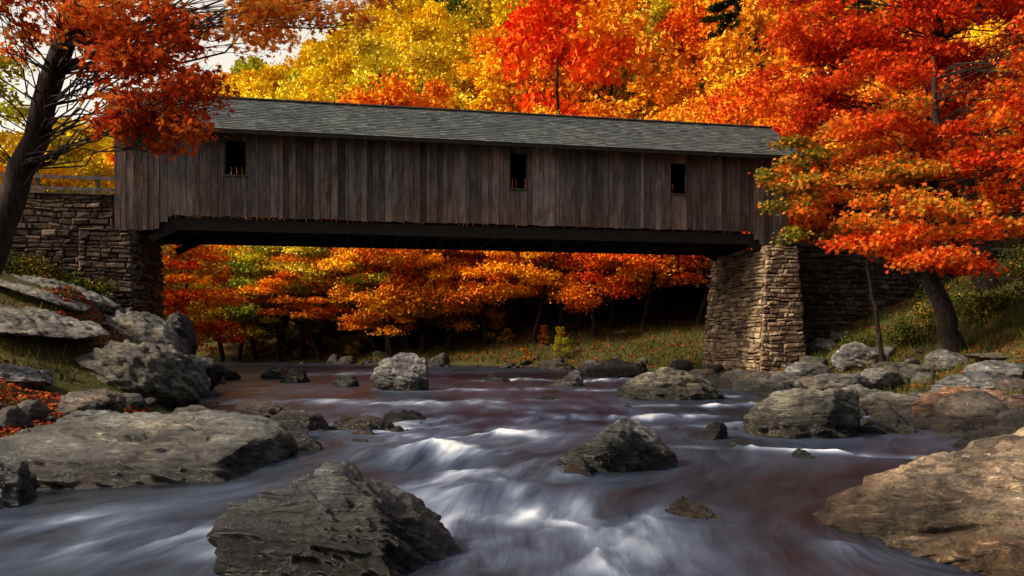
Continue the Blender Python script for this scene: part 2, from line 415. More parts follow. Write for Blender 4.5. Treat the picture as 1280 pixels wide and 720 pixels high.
B(-13.0,35.2,1.0,.7,1.2,GREY,64,5); B(-10.6,36,.8,.6,1.0,OLIVE,65,5)
B(2.2,31,.75,.5,.95,GREY,66,5); B(4.9,38,1.3,.8,1.2,OLIVE,67,5); B(8.6,40.6,.7,.6,1.2,DARK,68,5)
B(9.4,32.6,1.0,.7,.95,GREY,69,5); B(11.2,30.6,1.0,.8,1.3,GREY,70,5); B(14.6,33.2,1.2,.9,2.1,(.33,.335,.345),71,5)
B(12.6,22.2,1.3,.8,1.25,GREY,72,6); B(7.6,21.5,.9,.5,.75,OLIVE,73,5); B(9.8,24.5,1.2,.7,1.1,(.18,.18,.175),74,5)
B(11.8,26.2,1.1,.8,1.3,GREY,75,5); B(13.8,28,1.2,.8,1.5,OLIVE,76,5); B(14.6,24,1.1,.9,1.5,GREY,77,5)
B(9.7,28.2,1.0,.6,.95,(.22,.215,.21),78,5); B(15.9,26,1.2,.9,1.7,OLIVE,79,5); B(11.6,15.6,1.0,.8,.75,(.23,.225,.21),80,5)
B(7.8,30,.8,.5,.85,DARK,81,5); B(6.6,34,.9,.5,.95,OLIVE,82,5); B(-.6,34,.6,.4,.75,DARK,83,5); B(.9,24.5,.5,.3,.5,DARK,84,5)
B(-6.5,31,.6,.4,.8,DARK,85,5); B(8.6,26,.7,.5,.8,DARK,86,5)
B(12.6,34.0,.9,.8,1.5,OLIVE,88,5)
def stones(name,pts,col,seed):
    rs=np.random.RandomState(seed); mb=MB()
    for i,(x,y,s) in enumerate(pts):
        V,F=rock_verts(s*rs.uniform(.8,1.4),s*rs.uniform(.6,1.0),s*rs.uniform(.45,.8),seed*100+i,4 if s>.3 else 3,12,1.0,(rs.uniform(-.3,.3),rs.uniform(-.3,.3)),rs.uniform(0,6))
        z=float(H(np.array([x]),np.array([y]))[0])
        mb.add(V+np.array([x,y,max(z,wl(y)-.15)+s*.15]),F,rs.uniform(),0,True)
    o=mb.obj(name,[M_rock]); o.color=(*col,1)
pts=[]
for i in range(330):
    y=R.uniform(13,39); e=np.interp(y,[8,15,20,24,30,36,41],[8.8,9.5,9,9.2,9.6,9.3,9.5])
    pts.append((e+R.exponential(2.4)-.9,y,min(.85,.16+R.exponential(.17))))
stones("bank_stones",pts[:165],(.27,.265,.25),3); stones("bank_stones",pts[165:],(.17,.14,.115),4)
pts=[]
for i in range(160):
    y=R.uniform(11,40); e=np.interp(y,[6,10,14,20,27,32,38,45],[-9,-8,-7.6,-8.3,-10.8,-12.6,-15,-22])
    pts.append((e-R.exponential(1.5)+.8,y,.14+R.exponential(.13)))
for i in range(80):
    t=R.uniform(); pts.append((9-22*t+R.normal()*1.2,42+15*t+R.normal()*.6-.6,.2+R.exponential(.2)))
for i in range(34):
    pts.append((R.uniform(-6,-1.8),R.uniform(14,20),R.uniform(.12,.3)))
for i in range(26):
    pts.append((R.uniform(3.0,8.6),R.uniform(12,30),R.uniform(.1,.26)))
stones("river_stones",pts,(.19,.175,.16),5)

# ------------------------------------------------------------------ water
wx=axis([(-160,-30,3),(-30,-12,.3),(-12,12,.07),(12,16,.4)]); wy=axis([(-40,5,2.5),(5,18,.055),(18,42,.13),(42,110,.8)])
X,Y=np.meshgrid(wx,wy)
xx=X+ .9*np.sin(Y*.22+.5)*sstep((Y-6)/10)
ux,uy=-.22,-.975
psi=xx*uy-Y*ux; phi=xx*ux+Y*uy
near_rock=np.zeros(X.shape)
for (rx,ry,rr) in ROCKS:
    if -9<rx<9.2 and ry<40:
        rr=rr*.9; dx=X-rx; dy=Y-ry; r2=np.maximum(dx*dx+dy*dy,rr*rr*.6)
        psi=psi-rr*rr*(dx*uy-dy*ux)/r2; phi=phi+rr*rr*(dx*ux+dy*uy)/r2
        q=np.sqrt(dx*dx+dy*dy)/rr; near_rock=np.maximum(near_rock,np.exp(-((q-1.25)/.3)**2))
def G(cx,cy,sx,sy,rot=0):
    c,s=math.cos(rot),math.sin(rot); dx=X-cx; dy=Y-cy
    return np.exp(-(((dx*c+dy*s)/sx)**2+((-dx*s+dy*c)/sy)**2))
foamz=(.55*G(-4.2,8.2,2.8,.9,.12)+.55*G(-.1,9.6,1.1,1.8,.15)+.5*G(.8,8.0,.8,1.2)+.9*G(-1.0,13.6,1.1,.5)+.75*G(-.1,11.8,.8,.7)
 +.30*G(-1.8,18.5,2.2,3.0)+.26*G(2.2,20,3.0,2.6)+1.1*G(6.0,22.5,2.4,.45,-.05)+.8*G(3.4,19.3,2.0,.4,.1)+1.2*G(5.2,13.9,2.3,.18,-.3)+.95*G(2.5,34.5,4,.8)+.5*G(-3.5,24,4,.9)
 +.3*G(-6,40,6,2)+.7*G(1,29,4,.6)+.8*G(4.2,17.6,1.2,.3,.3)+.5*G(7.6,26,1.6,.4)+.35*G(3.3,7.5,.7,.35)+.5*G(-3,36,5,.6)+.6*G(-.5,16.2,1.6,.35,.1)+.5*G(7.6,19.6,1.3,.25))
dark=1-.98*G(3.6,10.2,2.0,2.1)-.8*G(4.8,8.4,2.0,1.7)-.9*G(6.8,11.8,3.0,1.6)-.75*G(-2.6,11.0,.8,1.5)-.6*G(-4.2,15.8,2.2,1.6)-.4*G(2.6,15.5,1.5,1.3)
dark=np.clip(dark,0,1)
st=fbm2(psi*1.0,phi*.45,3,31); st2=fbm2(psi*2.3,phi*.7,3,33)
bl=fbm2(X*1.5+st*3,Y*1.2+st2*2.,3,35)
foamz=foamz+.35*near_rock*np.clip(foamz*2+.1,0,1)
foam=np.clip(foamz*dark,0,1.2)
foam=np.clip(foam*(.12+1.6*np.clip((st-.32)*1.9,0,1))*(.65+.7*st2)*np.clip((bl-.22)*2.6,0,1.6),0,1)
veil=dark*(.03+.10*G(-1,15,6,10))*np.clip((st-.28)*3.0,0,1.3)
foam=np.clip(foam+veil*(1-foam),0,1)
fz=np.clip(foamz*1.3,0,1)
hw=(fbm2(psi*.8,phi*.45,3,41)-.5)
hgt=wl(Y)+ .02+ hw*(.08+.36*fz)*np.clip(1.2-np.maximum(Y-30,0)*.03,.1,1)+(st2-.5)*.05*fz+(bl-.5)*.24*fz
hgt+= .18*G(-1.3,13.8,1.2,.7)-.14*G(-1.3,12.6,1.2,.5)+.12*G(0,10.3,1.4,.5)-.08*G(0,9.2,1.4,.5)
flow=np.stack([psi.ravel(),phi.ravel(),np.zeros(psi.size)],1)
def water_mat():
    m,nt,out=newmat("river_water")
    fl=attr(nt,"flow").outputs['Vector']; fo=attr(nt,"foam").outputs['Fac']
    s1=noise(nt,mapping(nt,fl,(1.9,.5,1)),1,3,.5,.6); s2=noise(nt,mapping(nt,fl,(6,.8,1)),1,2,.5)
    body=mth(nt,'MULTIPLY_ADD',s1,1.7,.05); body2=mth(nt,'MULTIPLY_ADD',s2,.4,.8)
    k=mth(nt,'MULTIPLY',mth(nt,'MULTIPLY',fo,body),body2,clamp=True)
    base=ramp(nt,s1,[(.35,(.007,.009,.013)),(.6,(.017,.021,.03))])  # dark water, blue of the reflected sky mixed into the colour
    hb=mth(nt,'ADD',s1,mth(nt,'MULTIPLY',s2,.15))
    nb=bump(nt,hb,.5,.15)
    p=princ(nt,None,base,.34,nb,.2)
    d=N(nt,"ShaderNodeBsdfPrincipled"); L(nt,ramp(nt,k,[(0,(.10,.145,.26)),(.2,(.18,.24,.37)),(.5,(.48,.55,.67)),(.85,(.92,.94,.97))]),d.inputs['Base Color'])  # thin foam coloured blue as if reflecting sky, thick foam white
    d.inputs['Roughness'].default_value=.65; d.inputs['Specular IOR Level'].default_value=.15; L(nt,nb,d.inputs['Normal'])
    kk=mth(nt,'MULTIPLY',mth(nt,'POWER',k,.75,clamp=True),1.3,clamp=True)
    mx=N(nt,"ShaderNodeMixShader"); L(nt,kk,mx.inputs[0]); L(nt,p.outputs[0],mx.inputs[1]); L(nt,d.outputs[0],mx.inputs[2])
    L(nt,mx.outputs[0],out.inputs[0]); return m
gridmesh("river_water",wx,wy,hgt,water_mat(),{"foam":foam.ravel(),"flow":flow})

# ------------------------------------------------------------------ covered bridge (local frame: x along, y across, z up)
AX,AY=-15.66,31.5; ANG=math.atan2(5.4,28.36)
def empty(name,loc=(0,0,0),rz=0):
    e=bpy.data.objects.new(name,None); COL.objects.link(e); e.location=loc; e.rotation_euler=(0,0,rz); return e
BR=empty("covered_bridge",(AX,AY,0),ANG)
LEN=28.9; WID=5.0; ZB,ZD,ZT=7.15,6.55,10.62
WINS=[(4.12,4.98,8.85,10.22),(15.84,16.62,8.72,10.22),(23.17,23.95,8.75,10.1)]
def siding(mb,t0,t1,wins):
    edges=sorted([0,LEN]+[w[0] for w in wins]+[w[1] for w in wins])
    for a,b in zip(edges[:-1],edges[1:]):
        n=max(2,int(round((b-a)/.24))); cuts=np.linspace(a,b,n+1)
        cuts[1:-1]+=R.uniform(-.05,.05,n-1)
        for c0,c1 in zip(cuts[:-1],cuts[1:]):
            mid=(c0+c1)/2
            if mid<1.5 or mid>27.6: zb=ZD-.02
            elif mid<2.1: zb=ZD+(mid-1.5)/.6*(ZB-ZD)
            elif mid>27.0: zb=ZB-(mid-27.0)/.6*(ZB-ZD)
            else: zb=ZB
            zb+=R.uniform(-.04,.02)
            j=R.uniform(-.016,.016); g=R.uniform(.004,.011)
            rr=np.clip(R.normal(.5,.26),0,1)
            segs=[(zb,ZT)]
            for w in wins:
                if w[0]<=mid<=w[1]: segs=[(zb,w[2]),(w[3],ZT)]
            for z0,z1 in segs: box(mb,c0+g,c1-g,t0+j,t1+j,z0,z1,rr)
mb=MB(); siding(mb,0,.035,WINS); siding(mb,WID-.035,WID,[])
mb.obj("siding",[M_wood],BR)
mb=MB()
for a,b,z0,z1 in WINS:
    box(mb,a+.001,a+.04,.05,.16,z0,z1,.3); box(mb,b-.04,b-.001,.05,.16,z0,z1,.3)
    box(mb,a-.03,b+.03,-.045,-.018,z0-.07,z0-.005,.3)
mb.obj("window_frames",[M_wood],BR)
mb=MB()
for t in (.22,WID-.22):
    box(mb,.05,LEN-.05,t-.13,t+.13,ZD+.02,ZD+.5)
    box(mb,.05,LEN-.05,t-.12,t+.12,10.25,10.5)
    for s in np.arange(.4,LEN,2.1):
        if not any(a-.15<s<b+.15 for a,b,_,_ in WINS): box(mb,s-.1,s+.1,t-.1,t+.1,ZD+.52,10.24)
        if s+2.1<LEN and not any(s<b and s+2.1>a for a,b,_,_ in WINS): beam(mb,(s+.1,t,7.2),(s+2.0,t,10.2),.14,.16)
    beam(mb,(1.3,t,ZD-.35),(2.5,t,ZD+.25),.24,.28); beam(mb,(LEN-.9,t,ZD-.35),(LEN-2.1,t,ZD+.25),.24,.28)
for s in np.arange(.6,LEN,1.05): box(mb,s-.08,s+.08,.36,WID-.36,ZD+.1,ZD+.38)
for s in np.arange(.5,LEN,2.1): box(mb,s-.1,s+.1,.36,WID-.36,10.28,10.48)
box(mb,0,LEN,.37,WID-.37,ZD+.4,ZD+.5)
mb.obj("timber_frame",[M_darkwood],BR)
S0,S1=-.55,LEN+.5; EV=-.62; ZE,ZR=10.5,12.62; RM=WID/2
mb=MB(); rise=ZR-ZE; run=RM-EV
rows=19
for side in (0,1):
    for r in range(rows):
        f0=r/rows; f1=min(1,(r+1.25)/rows)
        s=S0-(.12 if r%2 else 0)
        while s<S1:
            w=R.uniform(.2,.42); e=min(s+w,S1); a=max(s,S0)
            if e-a>.03:
                jj=R.uniform(-.018,.018)
                pts=[]
                for (ss,ff,off) in ((a,f0,.055),(e,f0,.055),(e,f1,.012),(a,f1,.012)):
                    t=EV+run*ff+(jj if ff==f0 else 0); z=ZE+rise*ff
                    pts.append((ss,t,z+off+.03*math.sin(ss*.45+1)*math.sin(ff*3)))
                top=[(p[0],p[1],p[2]) for p in pts]; bot=[(p[0],p[1],p[2]-.022) for p in pts]
                V=np.array(bot+top)
                if side: V[:,1]=WID-V[:,1]
                mb.add(V,[[3,2,1,0],[4,5,6,7],[0,1,5,4],[1,2,6,5],[2,3,7,6],[3,0,4,7]],np.clip(R.normal(.5,.22),0,1))
            s+=w+.006
for r in np.arange(S0,S1,.4): box(mb,r,r+.39,RM-.14,RM+.14,ZR+.03,ZR+.075,R.uniform(.3,.7))
mb.obj("shingle_roof",[M_shingle],BR)
mb=MB()
V=np.array([(S0+.02,EV+.03,ZE-.07),(S0+.02,RM,ZR-.07),(S0+.02,WID-EV-.03,ZE-.07)])
V=np.concatenate([V,V+[0,0,.045]]); V2=V.copy(); V2[:,0]=S1-.02
VV=np.concatenate([V,V2])
mb.add(VV,[[0,1,7,6],[1,2,8,7],[3,9,10,4],[4,10,11,5],[0,6,9,3],[2,5,11,8]])
for s in np.arange(0,LEN+.01,.6):
    beam(mb,(s,EV+.06,ZE-.12),(s,RM,ZR-.16),.07,.1); beam(mb,(s,WID-EV-.06,ZE-.12),(s,RM,ZR-.16),.07,.1)
box(mb,S0,S1,EV-.03,EV,ZE-.14,ZE); box(mb,S0,S1,WID-EV,WID-EV+.03,ZE-.14,ZE)
mb.obj("roof_boards",[M_darkwood],BR)
mb=MB()
for s in (0.,LEN-.04):
    for i in range(20):
        t0=i*.25; t1=t0+.24; tm=(t0+t1)/2; zt=ZE+rise*(1-abs(tm-RM)/run)-.18
        zb=10.0 if .6<tm<4.4 else ZD+.6
        box(mb,s,s+.035,t0,t1,zb,zt,R.uniform(.3,.7))
mb.obj("gable_boards",[M_wood],BR)

# stacked-stone walls
def stone_face(mb,o,u,out,length,ztop,zbot,batter=.06,b0=0,b1=0,rs=R):
    z=zbot
    ph=rs.uniform(0,6)
    def wav(ss,zz): 
        if zz>ztop-.15: return 0
        return .035*math.sin(ss*1.7+ph+zz*2)+.02*math.sin(ss*4.1+zz*5)
    while z<ztop-.04:
        h=min(rs.uniform(.11,.27),ztop-z)
        if ztop-(z+h)<.1: h=ztop-z
        lo=-(ztop-z)*b0; hi=length+(ztop-z)*b1
        s=lo-rs.uniform(0,.3)
        while s<hi:
            w=rs.uniform(.16,.62)*(1.3 if rs.rand()<.2 else 1); a=max(s,lo); b=min(s+w,hi)
            if b-a>.06:
                g=rs.uniform(.008,.02); pr=rs.uniform(.0,.09); ins=min(.05,h*.22)
                def pt(ss,zz,dd):
                    return o+u*ss+out*((ztop-zz)*batter+dd)+np.array([0,0,zz+wav(ss,zz)])
                j=lambda k=.024: rs.uniform(-k,k)
                z0,z1=z+g,z+h-g*.5
                if rs.rand()<.15: z1-=min(.05,h*.3)
                back=[pt(a+g,z0,-.12),pt(b-g,z0,-.12),pt(b-g,z1,-.12),pt(a+g,z1,-.12)]
                mid=[pt(a+g+j(),z0+j(),pr),pt(b-g+j(),z0+j(),pr),pt(b-g+j(),z1+j(),pr),pt(a+g+j(),z1+j(),pr)]
                fr=[pt(a+g+ins+j(),z0+ins+j(),pr+.05+j()),pt(b-g-ins+j(),z0+ins+j(),pr+.05+j()),pt(b-g-ins+j(),z1-ins+j(),pr+.05+j()),pt(a+g+ins+j(),z1-ins+j(),pr+.05+j())]
                F=[[8,9,10],[8,10,11]]; Q=[]
                for k in range(4):
                    k2=(k+1)%4; Q.append([k,k2,k2+4,k+4]); Q.append([k+4,k2+4,k2+8,k+8])
                rr=np.clip(rs.normal(.5,.27),0,1); allv=np.array(back+mid+fr)
                mb.add(allv,Q,rr); mb.add(allv,F,rr)
            s+=w
        z+=h
ex=np.array([1.,0,0]); ey=np.array([0,1.,0])
def core(mb,s0,s1,t0,t1,z0,z1,bl,bf,br,bb):
    h=z1-z0
    V=[[s0-bl*h,t0-bf*h,z0],[s0-bl*h,t1+bb*h,z0],[s1+br*h,t1+bb*h,z0],[s1+br*h,t0-bf*h,z0],[s0,t0,z1],[s0,t1,z1],[s1,t1,z1],[s1,t0,z1]]
    mb.add(V,BF,.5,1)
LA=empty("stone_abutment",(AX,AY,0),ANG); mb=MB(); ZL=6.5
stone_face(mb,np.array([-1.2,-.25,0]),ex,-ey,1.9,ZL,2.0,.03,0,.03); stone_face(mb,np.array([.7,-.25,0]),ey,ex,4.6,ZL,.3,.03,.03,0)
stone_face(mb,np.array([-13.,.1,0]),ex,-ey,12.95,7.85,2.2,.02)
stone_face(mb,np.array([-.02,.1,0]),ey,ex,.45,7.85,6.5,.0)
core(mb,-1.2,.66,-.2,4.3,.3,ZL-.02,0,.03,.03,.02); core(mb,-13,-.06,.14,5.0,1.5,7.5,0,.02,0,.02)
for s in np.arange(-13,-.1,.62): box(mb,s,min(s+.6,-.05),-.05,.5,7.85,7.85+R.uniform(.05,.14),R.uniform(.3,.8))
mb.obj("masonry",[M_wall,M_mortar],LA,color=(.62,.56,.5))
mb=MB(); box(mb,-30,-.05,.52,4.9,7.45,7.52); mb.obj("road",[M_road],LA)
FE=empty("wooden_railing",(AX,AY,0),ANG); mb=MB()
for t in (.6,4.7):
    for s in np.arange(-14,0,2.2): box(mb,s-.07,s+.07,t-.07,t+.07,7.5,8.75,.6)
    for z in (8.15,8.6): box(mb,-14,-.1,t-.11,t-.072,z-.07,z+.07,.8)
mb.obj("posts_and_rails",[M_wood],FE)
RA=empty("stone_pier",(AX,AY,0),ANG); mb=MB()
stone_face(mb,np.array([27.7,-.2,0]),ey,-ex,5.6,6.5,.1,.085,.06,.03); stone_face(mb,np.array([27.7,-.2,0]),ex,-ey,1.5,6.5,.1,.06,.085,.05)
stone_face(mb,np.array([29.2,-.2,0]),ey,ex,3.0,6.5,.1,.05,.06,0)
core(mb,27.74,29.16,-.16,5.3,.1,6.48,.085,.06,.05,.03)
mb.obj("masonry",[M_wall,M_mortar],RA,color=(1.7,1.55,1.38))  # tint brightens the stone so the pier looks sunlit
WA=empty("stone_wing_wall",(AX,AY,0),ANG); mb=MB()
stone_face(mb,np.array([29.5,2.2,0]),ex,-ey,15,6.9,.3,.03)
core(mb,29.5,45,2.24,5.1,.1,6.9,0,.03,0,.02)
mb.obj("masonry",[M_wall,M_mortar],WA,color=(.3,.29,.28))  # same stone tinted dark: the shade on this wall is put into its colour
mb=MB(); box(mb,30.25,60,2.3,4.9,6.92,7.0); mb.obj("road",[M_road],WA)

# ------------------------------------------------------------------ trees
def clump_leaves(mb,C,rx,rz,n,size,base,rs,tmpl=KITE,tilt=1.0,mat=0,var=.16):
    p=rs.normal(size=(n,3)); p/=np.linalg.norm(p,axis=1)[:,None]
    p*=(rs.uniform(0,1,n)**.45)[:,None]
    w=1+.45*np.sin(p[:,0]*5+base*9)*np.cos(p[:,1]*6+base*20)
    pos=C+p*np.array([rx,rx,rz])*w[:,None]
    pos[:,2]-= .12*rx*(p[:,0]**2+p[:,1]**2)
    leaves(mb,pos,size,np.clip(base+rs.normal(0,var,n),0,1),tmpl,tilt,mat,rs)
def bez(a,b,sag,n=6):
    a=np.array(a,float); b=np.array(b,float); t=np.linspace(0,1,n)[:,None]
    c=a*.45+b*.55+np.array([0,0,sag]); return (1-t)**2*a+2*t*(1-t)*c+t*t*b
def tree_mesh(name,seed,h=12,cr=4,low=.28,nc=46,nl=190,ls=.33,flat=.45,lean=.06,tr=.2,var=.3):
    rs=np.random.RandomState(seed); mb=MB()
    k=7; top=np.array([rs.normal()*lean*h,rs.normal()*lean*h,h*.88])
    tp=[np.array([0,0,-.6])]+[top*f+np.array([rs.normal()*.12,rs.normal()*.12,0]) for f in np.linspace(.06,1,k)]
    tp=np.array(tp); tube(mb,tp,np.linspace(tr*1.25,.03,len(tp)),7)
    for i in range(nc):
        f=low+(1-low)*rs.uniform()**.85
        prof=cr*(math.sin(math.pi*min(1,(f-low+.12)/(1.16-low)))**.65)
        a=rs.uniform(0,2*math.pi); r=prof*math.sqrt(rs.uniform(.1,1))
        C=np.array([math.cos(a)*r,math.sin(a)*r,f*h])+top*np.array([f,f,0])
        st=max(.18,f-.25*r/cr*1.2); P=np.array([np.interp(st*h,tp[:,2],tp[:,j]) for j in range(3)])
        if i%2==0: tube(mb,bez(P,C,-.1*r,4),np.linspace(.35*tr*(1.1-f),.015,4),4)
        rx=rs.uniform(.7,1.35)*cr*.27
        clump_leaves(mb,C,rx,rx*flat,nl,ls,rs.uniform(.5-var,.5+var),rs)
    return mb.mesh(name,[M_forest,M_bark])
far=[tree_mesh("broadleaf",100+i,12,4.3,.18,44,140,.39,.6) for i in range(4)]
vfar=[tree_mesh("distant_broadleaf",150+i,12,4.5,.2,36,75,.58,.6) for i in range(4)]
near=[tree_mesh("understory_maple",200+i,9.5,4.2,[.34,.22,.42,.24,.45][i],[38,50,34,46,28][i],290,.22,[.26,.4,.25,.3,.25][i],.16,.18,.4) for i in range(5)]
bush=[tree_mesh("bush",300+i,2.6,1.5,.05,16,150,.15,.6,.1,.03) for i in range(3)]
FO=empty("autumn_forest")
PAL={'y':[(.92,.58,.03),(.90,.50,.02),(.84,.62,.06),(.92,.52,.02)],
     'o':[(.92,.28,.015),(.92,.36,.02),(.90,.21,.014)],
     'r':[(.86,.10,.012),(.86,.14,.015)],
     'g':[(.34,.36,.04),(.52,.46,.04),(.2,.24,.03)]}
def pick(pr,rs=R):
    c=PAL[rs.choice(list('yorg'),p=pr)]; c=np.array(c[rs.randint(len(c))]); return np.clip(c*rs.uniform(.88,1.08),0,.95)
cnt=0
def plant(x,y,meshes,sc,col,sz=None):
    global cnt
    z=float(H(np.array([x]),np.array([y]))[0])
    o=bpy.data.objects.new("forest_tree",meshes[R.randint(len(meshes))]); COL.objects.link(o); o.parent=FO
    o.location=(x,y,z); o.rotation_euler=(0,0,R.uniform(0,6.28)); o.scale=(sc,sc,sc*(sz or R.uniform(.9,1.2))); o.color=(*col,1); cnt+=1
y=68.
while y<198:
    sp=6.2+ (y-66)*.018
    x=-y*.68-4
    while x<y*.66+4:
        px=x+R.uniform(-.4,.4)*sp; py=y+R.uniform(-.4,.4)*sp
        if river_sd(np.array([px]),np.array([py]))[0]>3 and not (abs(px-3.6)<8 and 58<py<74):
            a=px/py
            nz=fbm2(np.array([px*.03]),np.array([py*.03]),2,77)[0]
            if a<-.45: pr=[.74,.2,.0,.06]
            elif a<.0: pr=[.84,.11,.0,.05] 
            elif a<.2: pr=[.42,.5,.0,.08]
            else: pr=[.2,.52,.15,.13]
            if nz>.6 and a>-.1: pr=[.35,.57,.02,.06]
            if y<80: pr=[.5,.35,.02,.13] if a<-.1 else [.2,.7,.0,.1]
            plant(px,py,far if y<105 else vfar,R.uniform(.95,1.4),pick(pr))
        x+=sp
    y+=sp*.95
for i in range(210):
    x=R.uniform(-46,32); y=R.uniform(40,66)
    sd=river_sd(np.array([x]),np.array([y]))[0]
    s,t=( (x-AX)*math.cos(ANG)+(y-AY)*math.sin(ANG), -(x-AX)*math.sin(ANG)+(y-AY)*math.cos(ANG))
    if sd<1.5 or t<8: continue
    if x>-6 and sd<R.uniform(4,12): continue
    a=x/y
    pr=[.36,.28,.06,.3] if a<-.22 else ([.12,.72,.08,.08] if a<-.02 else [.08,.66,.2,.06])
    sc=R.uniform(.75,1.5)
    if -5<x<12: sc=min(sc,1.15)
    plant(x,y,near,sc,pick(pr))
for (x,y,sc,k) in [(-14,58.5,1.0,'o'),(-11,59,1.15,'o'),(-8.5,55.8,.85,'o'),(-6,56.5,1.1,'r'),(-4.2,55,.8,'o'),(-1.8,54.6,1.0,'o'),(-.2,56,1.1,'r'),(1.5,53,.85,'o'),(3.4,53.5,1.1,'o'),(5.2,51.4,.85,'r'),(6.5,52.5,1.1,'o'),(8.3,50.5,.85,'r'),(9.8,52,1.1,'o'),(11.5,49.5,.95,'o'),(13,50.5,1.2,'o'),(-17.5,60.5,1.1,'g'),(-20,62,1.0,'y'),(-23,63,1.1,'o'),(-26,64.5,1.1,'g'),(7.5,55,1.15,'y'),(2,58,1.1,'o'),(-5,60,1.2,'y'),(12,56,1.3,'o'),(-18,42.5,.9,'r'),(-21,44,1.0,'y')]:
    c=np.array(PAL[k][R.randint(len(PAL[k]))]); plant(x,y,[near[1],near[3],near[0]],sc,c,R.uniform(.85,1.05))
for i in range(150):
    x=R.uniform(-44,20); y=R.uniform(42,68); sd=river_sd(np.array([x]),np.array([y]))[0]
    if sd<.8 or sd>(9 if x<-6 else 7) or (x>-6 and R.rand()<.45): continue
    plant(x,y,bush,R.uniform(.35,.95)*(1 if x<-6 else .8),pick([.3,.4,.1,.2] if x<-6 else [.15,.4,.2,.25])*.5)
for (x,y,sc,c) in [(3.6,67,1.42,(.92,.04,.012)),(10.5,77,1.6,(.90,.3,.02)),(-3,78,1.25,(.90,.48,.02)),(-9,57.5,1.1,(.88,.2,.012)),(-16,60,1.2,(.82,.6,.04)),(-21,62,1.0,(.88,.14,.012)),(-25,60,1.1,(.88,.5,.02)),(13,53,1.0,(.88,.24,.012))]:
    plant(x,y,far if sc>1.24 else near,sc,c,1.28 if sc==1.42 else 1.0)
print("trees",cnt)

def hero(name,trunk,trad,vols,leafmat,ls,nl,seed,crx=(.7,1.3),flat=.38,tmpl=KITE,limbr=.05,minf=.3):
    rs=np.random.RandomState(seed); e=empty(name,tuple(trunk[0])); o0=np.array(trunk[0],float)
    tm=MB(); lm=MB()
    T=np.array(trunk,float); 
    tt=np.linspace(0,len(T)-1,22); TP=np.stack([np.interp(tt,range(len(T)),T[:,j]) for j in range(3)],1)
    TP[1:-1,:2]+=rs.normal(0,.03,(20,2)); RR=np.interp(tt,np.linspace(0,len(T)-1,len(trad)),trad)
    tube(tm,TP-o0,RR,12,0)
    for (c,rad,n,hb) in vols:
        for i in range(n):
            p=rs.normal(size=3); p/=np.linalg.norm(p); p*=rs.uniform(.15,1)**.5
            C=np.array(c)+p*np.array(rad)
            rx=rs.uniform(*crx)
            d=np.linalg.norm(TP-C,axis=1)+ (TP[:,2]>C[2]-.1)*4; d[:int(22*minf)]+=50
            d+=rs.uniform(0,1.6,22)
            P=TP[np.argmin(d)]
            L_=np.linalg.norm(C-P)
            path=bez(P,C,.06*L_,7); path[1:-1]+=rs.normal(0,.07*L_**.5,(5,3))
            tube(tm,path-o0,np.linspace(min(limbr*(.3+L_*.07),RR[np.argmin(d)]*.5),.006,7),5,0)
            for q in range(6):
                b=C+rs.normal(size=3)*np.array([rx,rx,rx*flat])*.6
                tube(tm,bez(path[4+q%3],b,.05,4)-o0,np.linspace(.012,.004,4),3,0)
            clump_leaves(lm,C-o0,rx,rx*flat,int(nl*rx*rx),ls,np.clip(hb+rs.normal(0,.13),0,1),rs,tmpl,.9)
    tm.obj("trunk",[M_bark],e); lm.obj("foliage",[leafmat],e); return e
zt=float(H(np.array([-12.9]),np.array([18.]))[0])
hero("rust_maple_tree",[(-12.9,18,zt-.3),(-11.9,18,3.4),(-10.9,18,6.2),(-9.9,18,9.2),(-9.2,18,11.5),(-8.6,18.2,14)],[.36,.30,.27,.22,.16,.05],
 [((-9.4,17,8.8),(2.4,2.0,1.0),28,.5),((-7.1,16.3,7.05),(1.25,1.2,1.25),32,.22),((-10.9,17,9.2),(2.0,1.6,.9),14,.55),((-6.0,17,9.2),(2.6,1.8,.7),20,.7),
  ((-12.6,17,8.0),(1.3,1.5,1.2),13,.4),((-3.9,16.6,9.2),(1.4,1,.45),10,.85),((-8.5,17,11.5),(5,3,1.8),14,.6)],
 M_leftleaf,.145,290,5,(.38,.8),.38,MAPLE,.04)
za=float(H(np.array([16.6]),np.array([30.]))[0])
hero("orange_maple_tree",[(16.8,30,za-.4),(16.2,29.9,3.0),(15.4,29.6,4.6),(15.2,29.4,6.5),(15.6,29.3,9),(15.4,29.2,12.5)],[.42,.34,.29,.24,.17,.05],
 [((16.2,28,9.8),(4.2,2.6,2.4),50,.64),((13.8,27.5,6.2),(2.6,1.8,1.2),26,.5),((12.2,29,8.5),(2.6,1.8,1.8),22,.35),((17.5,26.5,7.0),(2.8,2,1.5),24,.55),
  ((18.8,27,11.2),(2.6,2,2.2),18,.78),((14.2,26,4.7),(1.6,1.0,.45),8,.6),((10.6,30,7.8),(1.0,1.4,2.2),15,.12)],
 M_orange,.19,250,6,(.55,1.05),.34,MAPLE,.05)
zb_=float(H(np.array([22.]),np.array([36.]))[0])
hero("red_maple_tree",[(21.5,36,zb_-.4),(21,35.8,6),(20,35.6,10),(19.2,35.5,14),(18.4,35.5,20)],[.5,.42,.35,.26,.06],
 [((15.5,35,13.5),(4.4,3,2.6),56,.55),((20,35,15.5),(6.5,3.5,3.2),68,.6),((24,34,11.5),(4,3,2.8),30,.45),((13.4,35.2,16.5),(2.6,2.4,1.8),14,.35)],
 M_red,.21,215,8,(.7,1.3),.38,MAPLE,.06)
zs=float(H(np.array([14.4]),np.array([31.]))[0])
